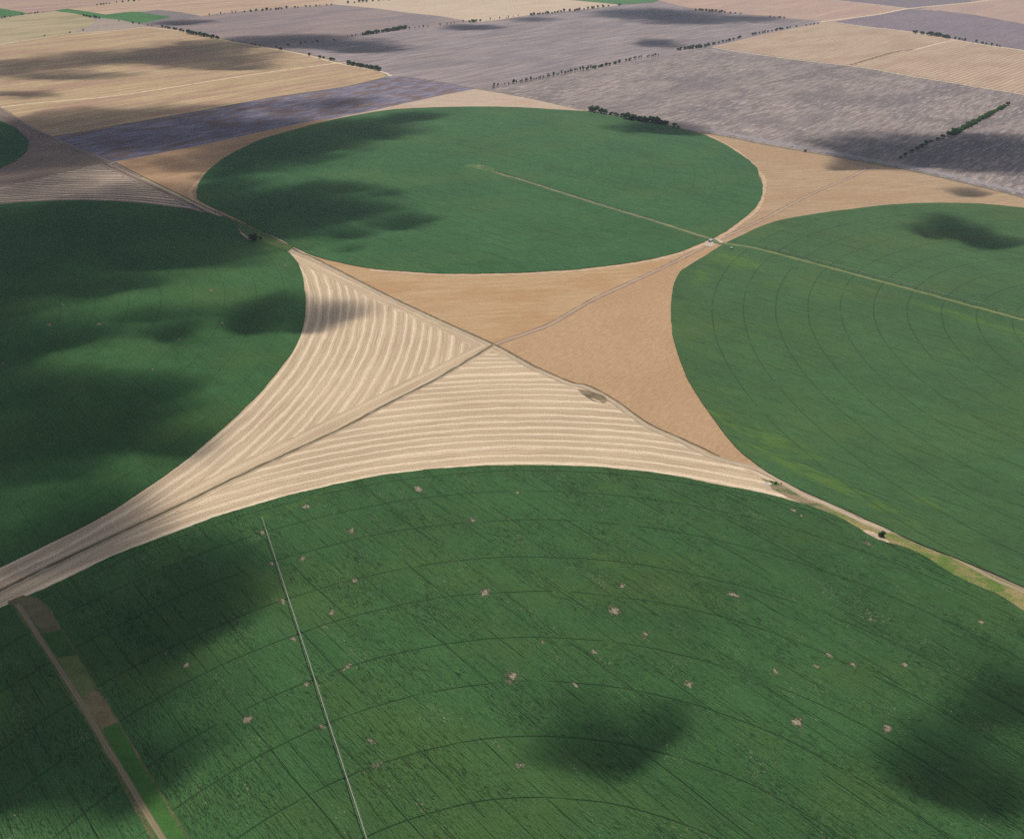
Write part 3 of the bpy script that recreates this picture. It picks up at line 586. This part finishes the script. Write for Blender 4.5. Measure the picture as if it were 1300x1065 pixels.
for q in ((979, 612, .13), (984.5, 613.8, .2), (992, 614, .11)):
    put_tree('hedge', q[0], q[1], q[2], 'low dark bush in weeds where the pale stubble ends', 'low bushes beside the pinched stubble', cat='bush').name = 'bush'
L = 'dark green tree in the short dense row on the upper rim of the middle circle'; G = 'trees on the rim of the middle circle'
for q in ((750, 141.5, 1.25), (756, 142.5, 1.35), (763, 144, 1.1), (768, 145, 1.0)): put_tree('dense', q[0], q[1], q[2], 'big dark tree in the clump left of the row on the circle rim', 'clump left of the circle rim row')
put_tree('dense', 775.5, 146.3, .7, 'single small dark tree between the clump and the row on the circle rim')
row('dense', (780, 147), (796, 150), 5, .75, L, G); row('dense', (795, 151), (848, 159), 20, 1.05, L, G)
put_tree('dense', 856.3, 161.5, .85, 'single small dark tree just right of the row on the circle rim'); put_tree('dense', 861, 163, .5, 'smallest shrub right of the circle rim row', cat='shrub').name = 'shrub'
put_tree('dense', 1022, 193, .42, 'tiny lone bush on the border of the tan and mauve fields', cat='bush').name = 'bush'
L = 'green tree in the dense hedge line running up right through the mauve field'; G = 'trees of the green hedge line'
row('hedge', (1208, 172), (1275, 136), 46, .85, L, G, .8, .25)
put_tree('dense', 1279, 134, .85, 'dark tree at the upper tip of the green hedge line')
L = 'dark tree in the loose row below the green hedge line'; G = 'loose dark trees below the green hedge line'
for q in ((1204, 173, .9), (1210, 168, .9), (1196, 176, .8), (1176, 184, .85), (1170, 187, .7), (1164, 190, .6), (1157, 194, .6), (1149, 198, .6), (1143, 201, .45), (1190, 178, .55), (1182, 181, .5)): put_tree('dense', q[0], q[1], q[2], L, G)
L = 'thin grey sparse tree in the long row between the two mauve fields'; G = 'sparse trees between the mauve fields'
row('bare', (624, 112), (700, 98), 22, .85, L, G, 1, .3, .08); row('bare', (700, 98), (758, 86.5), 20, .95, L, G, 1, .3)
row('gum', (745, 89.5), (800, 77), 12, .62, 'blue green tree in the thicker middle of the long mauve field row', 'thicker trees of the mauve field row', 1, .25); row('bare', (800, 77), (838, 71.5), 12, .85, L, G, 1, .25, .15)
L = 'small tree in the row between the dark mauve field and the combed wheat'; G = 'trees between mauve field and combed wheat'
row('gum', (860, 64.5), (895, 60), 11, .75, L, G, .8, .3); row('gum', (897, 59), (960, 44), 14, .62, L, G, .8, .3, .1); row('gum', (955, 45), (1000, 36.5), 12, .62, L, G, .6, .25); row('gum', (1002, 36), (1042, 30.5), 7, .45, L, G, .6, .3, .1)
L = 'blue green gum tree in the dense part of the far upper row'; G = 'gum trees of the far upper row'
row('gum', (460, 45.5), (516, 37), 24, .95, L, G, .8, .2)
L = 'small tree in the thin far row below the straw coloured field'; G = 'thin far row below the straw field'
row('bare', (440, 48.5), (464, 45), 7, .75, L, G, 1, .3); row('bare', (519, 38), (592, 29), 13, .85, L, G, 1, .3, .2); row('gum', (594, 29.5), (610, 27.5), 5, .8, L, G, .8, .2); row('bare', (614, 27.5), (662, 21.5), 8, .8, L, G, 1, .3, .1)
row('gum', (672, 20.5), (718, 15.5), 12, .8, L, G, .8, .3); row('gum', (722, 15.5), (775, 8.5), 12, .8, L, G, .8, .3, .1); put_tree('dense', 786, 8, 1.0, 'dark tree at the right end of the thin far row')
L = 'blue green tree in the dense row slanting down along the golden field'; G = 'dense row along the golden field'
row('gum', (205, 35), (240, 42), 10, .62, L, G, .8, .25); row('gum', (236, 42.5), (278, 50), 18, .95, L, G, .8, .2)
L = 'dark scattered tree on the border of the golden and mauve fields'; G = 'scattered trees by the golden field'
for q in ((295, 52.5, .5), (320, 57, .6), (324, 58, .6), (330, 59, .5), (336, 60, .5), (351, 61, .7), (355.5, 64, .95), (357.5, 64, .8), (366, 58.5, .8), (382, 56, .7), (388, 55, .6), (397, 55, .55), (403, 54, .9), (424, 52, .6), (393, 71, .95), (406, 74.5, 1.05), (411, 74.5, .7), (420, 77.5, 1.1), (424, 78, 1.0)): put_tree('dense', q[0], q[1], q[2]*.9, L, G)
row('gum', (440, 81.5), (483, 90), 19, .8, 'blue green tree in the short row at the right corner of the golden field', 'short row at the golden field corner', .6, .2)
L = 'small tree in the distant row below the banded tan field'; G = 'distant row below the banded field'
row('bare', (258, 21.5), (310, 16), 8, .8, L, G, 1, .3, .2); row('gum', (310, 16), (365, 11.5), 12, .75, L, G, 1, .3); row('gum', (370, 11), (424, 7), 8, .65, L, G, 1, .3, .1)
L = 'tiny distant tree near the top edge of the left fields'; G = 'tiny distant trees at the top left'
row('gum', (120, 8), (142, 4.5), 5, .6, L, G, 1, .3); row('gum', (146, 4.5), (190, 0), 6, .7, L, G, 1, .3)
row('gum', (438, 5.5), (505, -.5), 10, .9, 'small tree in the highest row above the straw coloured field', 'highest row above the straw field', 1, .3)
row('gum', (104, 20.5), (127, 24.5), 8, .75, 'dark tree in the small grove beside the bright green field', 'small grove by the green field', 1, .2)
row('gum', (0, 24), (35, 18.5), 6, .55, 'small tree along the meadow edge at the far left', 'trees along the meadow edge', 1, .3, .1); row('gum', (33, 18.5), (56, 16), 5, .45, 'small tree along the meadow edge at the far left', 'trees along the meadow edge', 1, .3)
for q in ((57, 46.5, .55), (89, 42.5, .6), (106, 39.5, .6), (151, 27.5, .5), (169, 30.5, .9), (177, 31.5, .8), (188, 33, .6), (193, 34, .6)): put_tree('dense', q[0], q[1], q[2]*.9, 'isolated small dark tree on the borders around the meadow', 'isolated trees around the meadow')
L = 'small tree on the rosy field border at the top right'; G = 'trees on the rosy field border'
row('gum', (881, 13.5), (922, 17), 10, .75, L, G, 1, .2); row('gum', (925, 17), (942, 19), 3, .5, L, G, 1, .2); row('gum', (977, 22.5), (998, 24), 5, .55, L, G, 1, .2)
L = 'blue green tree in the row between the slate field and the combed wheat'; G = 'row between slate field and wheat'
row('gum', (1157, 42), (1178, 45), 5, .75, L, G, .8, .2); row('gum', (1178, 45), (1207, 49.5), 10, .95, L, G, .8, .2); row('gum', (1212, 50), (1228, 52.5), 4, .6, L, G, .8, .2); row('gum', (1236, 54), (1272, 60.5), 6, .55, L, G, .8, .2)

# ------------------------------------------------------------------ centre pivot sprinklers
def metal(name, c, mtl=.3, r=.45):
    m = Mat(name, r); m.b.inputs['Metallic'].default_value = mtl
    return m.done(m.mul(c, .85+.3*m.noise(1.5, 1.5, 2, u=m.x, v=m.y+m.z)))
mZinc = metal('galvanised_pipe', (.60, .57, .48)); mStrut = metal('galvanised_strut', (.24, .225, .19)); mRub = metal('tyre_rubber', (.03, .028, .025), 0, .9)
mOld = metal('weathered_steel', (.17, .155, .13))
def bar(v, f, a, b, r, n=5):
    a, b = Vector(a), Vector(b); d = (b-a).normalized(); t = d.orthogonal().normalized(); w = d.cross(t); k = len(v)
    for p in (a, b):
        for i in range(n):
            an = 2*math.pi*i/n; v.append(tuple(p+(t*math.cos(an)+w*math.sin(an))*r))
    for i in range(n): f.append((k+i, k+(i+1) % n, k+n+(i+1) % n, k+n+i))
    f.append(tuple(k+i for i in range(n))[::-1]); f.append(tuple(k+n+i for i in range(n)))
def make_pivot(radii, overhang):
    """lies along +X from its centre tower"""
    root = empty('center_pivot')
    ZP = 4.6
    v, f = [], []
    xs = [0]+radii
    for a, b in zip(xs[:-1], xs[1:]):
        n = 8
        for k in range(n):
            t0, t1 = k/n, (k+1)/n; bow = lambda t: ZP+1.3*4*t*(1-t)
            bar(v, f, (a+(b-a)*t0, 0, bow(t0)), (a+(b-a)*t1, 0, bow(t1)), .24, 7)
    bar(v, f, (radii[-1], 0, ZP), (radii[-1]+overhang, 0, ZP+.6), .16, 7)
    mesh_obj('pipe', v, f, mZinc, root)
    for a, b in zip(xs[:-1], xs[1:]):
        v, f = [], []; n = 8
        def pt(t, s): return (a+(b-a)*t, s*1.1*min(1, 6*t, 6*(1-t)), ZP+1.3*4*t*(1-t)-1.9*min(1, 5*t, 5*(1-t)))
        for k in range(n):
            t0, t1 = k/n, (k+1)/n
            for s in (-1, 1): bar(v, f, pt(t0, s), pt(t1, s), .045, 4)
            if k:
                top = (a+(b-a)*t0, 0, ZP+1.3*4*t0*(1-t0))
                for s in (-1, 1): bar(v, f, pt(t0, s), top, .07, 4)
                bar(v, f, pt(t0, -1), pt(t0, 1), .08, 4)
        for k in range(1, n):
            t = k/n; top = ZP+1.3*4*t*(1-t); bar(v, f, (a+(b-a)*t, 0, top), (a+(b-a)*t, .1, 1.5), .05, 4)
        mesh_obj('truss', v, f, mStrut, root)
    for R in radii:
        v, f = [], []
        for s in (-1, 1): bar(v, f, (R, s*2.1, .75), (R, s*.2, ZP), .2, 5); bar(v, f, (R-1.2, 0, ZP+.1), (R, s*2.1, .75), .07, 4)
        bar(v, f, (R, -2.3, .75), (R, 2.3, .75), .24, 5); bar(v, f, (R, -1.3, 2.2), (R, 1.3, 2.2), .08, 4)
        tw = mesh_obj('tower', v, f, mStrut, root)
        for s in (-1, 1):
            v, f = [], []; n = 18
            prof = [(.35, -.16), (.62, -.2), (.72, -.12), (.72, .12), (.62, .2), (.35, .16)]
            for i in range(n):
                a = 2*math.pi*i/n
                for (rr, yy) in prof: v.append((R+yy, s*2.1+rr*math.cos(a), .74+rr*math.sin(a)))
            for i in range(n):
                for j in range(6): f.append((i*6+j, ((i+1) % n)*6+j, ((i+1) % n)*6+(j+1) % 6, i*6+(j+1) % 6))
            mesh_obj('wheel', v, f, mRub, tw)
    v, f = [], []
    for sx in (-1, 1):
        for sy in (-1, 1): bar(v, f, (sx*1.6, sy*1.6, 0), (sx*.4, sy*.4, ZP), .12, 5)
    bar(v, f, (0, 0, 0), (0, 0, ZP), .3, 8)
    mesh_obj('pivot_frame', v, f, mStrut, root)
    return root
pv = make_pivot([.3*H/3*k for k in (1, 2)]+[x for x in reversed(trC[1:-1])], 21)
pe = U(333, 659); pa = pe-CC
pv.location = (CC.x, CC.y, 0); pv.rotation_euler = (0, 0, math.atan2(pa.y, pa.x))
tag(pv, 'long white sprinkler line crossing the nearest green circle', 'irrigation machine', 'centre pivot sprinklers')
def copy_pivot(c, ang, label, s=1):
    n = pv.copy(); COL.objects.link(n)
    for ch in list(pv.children):
        k = ch.copy(); COL.objects.link(k); k.parent = n
        for g2 in list(ch.children):
            q = g2.copy(); COL.objects.link(q); q.parent = k
    for o in n.children_recursive:
        if o.name.startswith(('pipe', 'truss', 'tower', 'pivot_frame')): o.material_slots[0].link = 'OBJECT'; o.material_slots[0].material = mOld
    n.location = (c.x, c.y, 0); n.rotation_euler = (0, 0, ang); n.scale = (s, s, s); n['label'] = label
a1 = U(700, 241)-U(610, 213.5); a2 = U(1250, 392)-U(960, 314.5)
d2 = U(945, 311)-CD
p0, p1 = U(960, 312.8), U(1285, 400.5); pd = (p0-p1).normalized(); cD = p1+pd*((CD-p1).dot(pd))
copy_pivot(cD, math.atan2(pd.y, pd.x), 'thin sprinkler line parked beside the grassy track in the right circle')
d1 = U(890, 299.5)-U(611, 213); c1 = U(611, 213)
copy_pivot(c1, math.atan2(d1.y, d1.x), 'thin sprinkler line parked beside the service track of the upper middle circle', .86)

# pump station by the crossing
def box(v, f, x0, x1, y0, y1, z0, z1):
    k = len(v); v += [(x, y, z) for z in (z0, z1) for (x, y) in ((x0, y0), (x1, y0), (x1, y1), (x0, y1))]
    f += [(k, k+3, k+2, k+1), (k+4, k+5, k+6, k+7)]+[(k+i, k+(i+1) % 4, k+4+(i+1) % 4, k+4+i) for i in range(4)]
mWall = plain('lime_wall', srgb(206, 198, 186), .15); mRoof = plain('tin_roof', srgb(196, 190, 182), .15); mDoor = plain('grey_door', srgb(90, 92, 92), .1); mPad = plain('gravel', srgb(196, 180, 160), .3)
struct(sheet('gravel_pad', UL("894,308 899,304.5 908,303 915,305 921,310 910,311 902,313.5 897,312.5"), .26, mPad, amp=1.2, step=3))
def hut(x, y, w, d, h, rz, label):
    p = U(x, y); r = empty('pump_house', (p.x, p.y, .25), rz)
    v, f = [], []; box(v, f, -w/2, w/2, -d/2, d/2, 0, h); mesh_obj('wall', v, f, mWall, r)
    v, f = [], []; v += [(-w/2-.4, -d/2-.4, h+.02), (w/2+.4, -d/2-.4, h+.02), (w/2+.4, d/2+.4, h+.02), (-w/2-.4, d/2+.4, h+.02), (-w/2-.4, 0, h+1.1), (w/2+.4, 0, h+1.1)]
    f += [(0, 1, 5, 4), (2, 3, 4, 5), (0, 4, 3), (1, 2, 5), (0, 3, 2, 1)]; mesh_obj('roof', v, f, mRoof, r)
    v, f = [], []; box(v, f, -.5, .5, -d/2-.06, -d/2+.1, 0, 2.1); mesh_obj('door', v, f, mDoor, r)
    tag(r, label, 'building'); return r
hut(902, 306.5, 9, 5, 2.8, B45, 'small pale pump house on the gravel where the two service tracks meet')
hut(928.5, 316.5, 4, 4, 2.2, A45, 'tiny pale pump hut at the top edge of the right circle').location.z = 1.0

# ------------------------------------------------------------------ clouds above the drone; their shadows fall where the photo has them
blobs = """60,285,130,30,1 180,280,120,24,1 20,320,60,22,.9 295,308,34,9,.45 100,352,70,8,.5 10,388,38,20,.9 225,320,80,10,.8 95,357,70,8,.6 205,398,60,8,.5 340,390,38,13,.8 430,396,46,11,.6
220,420,50,9,.6 50,428,70,12,.8 -10,455,50,22,.8 170,487,55,13,.6 20,488,60,14,.9 60,545,110,30,1 160,538,60,20,.8 240,560,40,14,.5 165,625,60,24,.8 70,680,80,22,.8 -20,600,40,20,.4 120,660,60,20,.6 60,725,90,14,.4
240,705,40,18,.7 100,755,80,24,.8 200,775,80,28,1 265,735,45,28,.9 50,905,80,44,.9 20,960,80,40,.9 120,805,50,20,.8 150,960,50,36,.6 -10,810,50,30,.7 230,760,50,30,.6 130,860,40,20,.4
775,915,32,26,.6 755,950,40,24,.4 1290,855,50,40,.5 1315,945,36,36,.7 1310,990,60,30,.6 60,300,190,45,.5 0,420,90,90,.3 20,620,70,60,.3 110,850,120,110,.5 90,545,120,30,.4
387,187,55,17,1 340,185,45,14,.8 435,161,55,8,.8 495,168,34,6,.75 525,150,34,6,.55 307,210,28,12,.7 285,238,26,10,.5 350,258,64,15,.95 420,238,52,6,.7 492,244,22,4,.4 435,267,58,10,1 515,281,24,4,.5 320,283,54,13,.9 435,292,26,5,.6 426,315,22,5,.35 270,262,30,10,.6
825,163,36,5,1 862,167,26,5,.5 1232,292,38,17,.8 1275,308,42,9,.6 1165,295,24,7,.5
5,185,50,30,1 60,205,70,20,.55 170,175,110,16,.85 300,160,80,13,.7 430,130,44,9,.45 230,207,60,10,.4 100,237,100,8,.12
100,155,100,9,.65 200,141,70,6,.6 300,134,70,5,.3 30,85,60,11,.6 180,74,70,7,.7 250,62,60,8,.8 290,76,60,7,.6 100,97,60,4,.6 30,119,44,4,.6 310,86,50,4,.5 120,68,40,4,.3
370,50,60,4.5,1 430,56,50,5,1 470,63,40,3.5,.8 340,54,30,4,.7 600,35,28,3,1 830,17,60,5,.9 870,25,50,4.5,1 960,25,36,4,.5 832,54,28,5,.7 235,29,28,2.5,.9 680,26,30,3,.5
1120,185,60,12,.8 1180,195,70,14,.95 1240,181,60,8,1 1295,186,46,11,.9 1270,205,60,10,.6 1090,200,34,5,.7 1220,244,26,4,.7 1075,207,20,3,.5"""
bl = []
for t in blobs.split():
    x, y, rx, ry, d = map(float, t.split(','))
    p = U(x, y); w = abs(U(x+rx, y).x-p.x); q0, q1 = U(x, max(y-ry, -30)).y, U(x, y+ry).y; l = max(12., (q0-q1)/2)
    bl.append((p.x, (q0+q1)/2*.5+p.y*.5, w*1.05, l*1.08, min(1, d*1.08)))
    if l > 14: bl.append((p.x, (q0+q1)/2*.5+p.y*.5, w*1.6+20, l*1.6+15, d*.2))
ZC = 1150.0
shift = Vector((S.x/S.z*ZC, S.y/S.z*ZC))
cloud_mat = bpy.data.materials.new('cloud_vapour'); cloud_mat.use_nodes = True
nt = cloud_mat.node_tree; nt.nodes.clear(); co = nt.nodes.new('ShaderNodeOutputMaterial'); pvn = nt.nodes.new('ShaderNodeVolumePrincipled')
pvn.inputs['Color'].default_value = (.95, .96, 1, 1); pvn.inputs['Density'].default_value = .03; pvn.inputs['Anisotropy'].default_value = .5
nt.links.new(pvn.outputs[0], co.inputs['Volume'])
def cloud_thickness(x, y):
    d = 0; x0, y0 = x, y
    x = x0+70*noise.noise(Vector((x0*.0045, y0*.007, 11)))+40*noise.noise(Vector((x0*.012, y0*.02, 12))); y = y0+40*noise.noise(Vector((x0*.0035, y0*.007, 13)))+26*noise.noise(Vector((x0*.011, y0*.02, 14)))
    for (bx, by, w, l, s) in bl:
        e = ((x-bx)/w)**2+((y-by)/l)**2
        if e < 3.2: d = 1-(1-d)*(1-s*math.exp(-e*.95))
    if d < .01: return 0
    n = noise.noise(Vector((x*.006, y*.0075, 0)))*.5+noise.noise(Vector((x*.012, y*.026, 3)))*.35+noise.noise(Vector((x*.045, y*.05, 7)))*.12
    q = max(0., d*1.12-.1+n*.5*min(1, d*2.5)*(1.1-d*.6)); return q*q*(3-2*q) if q < .5 else q
def build_clouds():
    cell = 16.0; grid = {}
    for (bx, by, w, l, s) in bl:
        i0, i1 = int((bx-(w*1.8+50))/cell)-1, int((bx+(w*1.8+50))/cell)+1; j0, j1 = int((by-(l*1.8+40))/cell)-1, int((by+(l*1.8+40))/cell)+1
        for i in range(i0, i1+1):
            for j in range(j0, j1+1):
                if (i, j) not in grid: grid[(i, j)] = cloud_thickness(i*cell, j*cell)
    g = lambda i, j: grid.get((i, j), 0.)
    cells = [(i, j) for (i, j) in grid if max(g(i, j), g(i+1, j), g(i, j+1), g(i+1, j+1)) > .02]
    v, f, iv = [], [], {}
    def vid(i, j, top):
        t = g(i, j)
        # a rim vertex shared by both sides where the cloud ends
        key = (i, j, top if t > .02 else 0)
        if key not in iv:
            x, y = i*cell+shift.x, j*cell+shift.y
            hgt = 0 if t <= .02 else (t*82 if top else -t*14)
            iv[key] = len(v); v.append((x, y, ZC+hgt))
        return iv[key]
    for (i, j) in cells:
        a = [vid(i, j, 1), vid(i+1, j, 1), vid(i+1, j+1, 1), vid(i, j+1, 1)]; b = [vid(i, j, 0), vid(i+1, j, 0), vid(i+1, j+1, 0), vid(i, j+1, 0)]
        if a == b: continue
        # split on the same diagonal so rim triangles that coincide are dropped in pairs
        for q in ((0, 1, 2), (0, 2, 3)):
            ta = tuple(a[k] for k in q); tb = tuple(b[k] for k in q)
            if set(ta) == set(tb): continue
            f.append(ta); f.append(tb[::-1])
    me = bpy.data.meshes.new('clouds'); me.from_pydata(v, [], f); me.update()
    o = bpy.data.objects.new('clouds', me); COL.objects.link(o); me.materials.append(cloud_mat)
    for p in me.polygons: p.use_smooth = True
    tag(o, 'scattered white clouds above the fields', 'clouds', None, 'stuff')
    return o
# rim vertices use key 0 for the bottom; give the true bottom its own key
_old = build_clouds
def build():
    return _old()
build()

# ------------------------------------------------------------------ air
hz = bpy.data.materials.new('haze'); hz.use_nodes = True; nt = hz.node_tree; nt.nodes.clear(); ho = nt.nodes.new('ShaderNodeOutputMaterial'); hv = nt.nodes.new('ShaderNodeVolumePrincipled')
hv.inputs['Color'].default_value = (.80, .88, 1, 1); hv.inputs['Density'].default_value = 3.6e-5; hv.inputs['Anisotropy'].default_value = .2
nt.links.new(hv.outputs[0], ho.inputs['Volume'])
v, f = [], []; box(v, f, -12500, 12500, -1500, 15500, -1, 640)
tag(mesh_obj('haze', v, f, hz), 'thin pale haze over the plain', 'haze', None, 'stuff')

# ------------------------------------------------------------------ sun, sky, camera
w = bpy.data.worlds.new('World'); sc.world = w; w.use_nodes = True; nt = w.node_tree
sky = nt.nodes.new('ShaderNodeTexSky'); sky.sky_type = 'NISHITA'; sky.sun_disc = False; sky.sun_elevation = SUN_EL; sky.sun_rotation = SUN_AZ
sky.air_density = 1.0; sky.dust_density = 1.5
bg = nt.nodes['Background']; bg.inputs[1].default_value = .062; nt.links.new(sky.outputs[0], bg.inputs[0])
sl = bpy.data.lights.new('sun', 'SUN'); sl.energy = 3.4; sl.angle = math.radians(.5); sl.color = (1, .955, .88)
so = bpy.data.objects.new('sun', sl); COL.objects.link(so); so.rotation_euler = (-S).to_track_quat('-Z', 'Y').to_euler(); so.location = (0, 0, 900)
cam = bpy.data.cameras.new('camera'); cam.sensor_width = 36; cam.lens = 36*F/1300; cam.shift_y = -45/1300; cam.clip_end = 40000; cam.clip_start = 1
co_ = bpy.data.objects.new('camera', cam); COL.objects.link(co_); sc.camera = co_
fw = Vector((0, math.cos(PITCH), -math.sin(PITCH))); up0 = Vector((0, math.sin(PITCH), math.cos(PITCH))); rt0 = Vector((1, 0, 0))
c, s = math.cos(ROLL), math.sin(ROLL); rt = rt0*c+up0*s; up = up0*c-rt0*s
M = Matrix((rt, up, -fw)).transposed().to_4x4(); M.translation = (0, 0, H); co_.matrix_world = M
sc.view_settings.view_transform = 'Standard'; sc.view_settings.look = 'None'; sc.view_settings.exposure = 0; sc.view_settings.gamma = 1
sc.cycles.transparent_max_bounces = 16; sc.cycles.max_bounces = 5; sc.cycles.volume_bounces = 0
sc.cycles.use_denoising = False
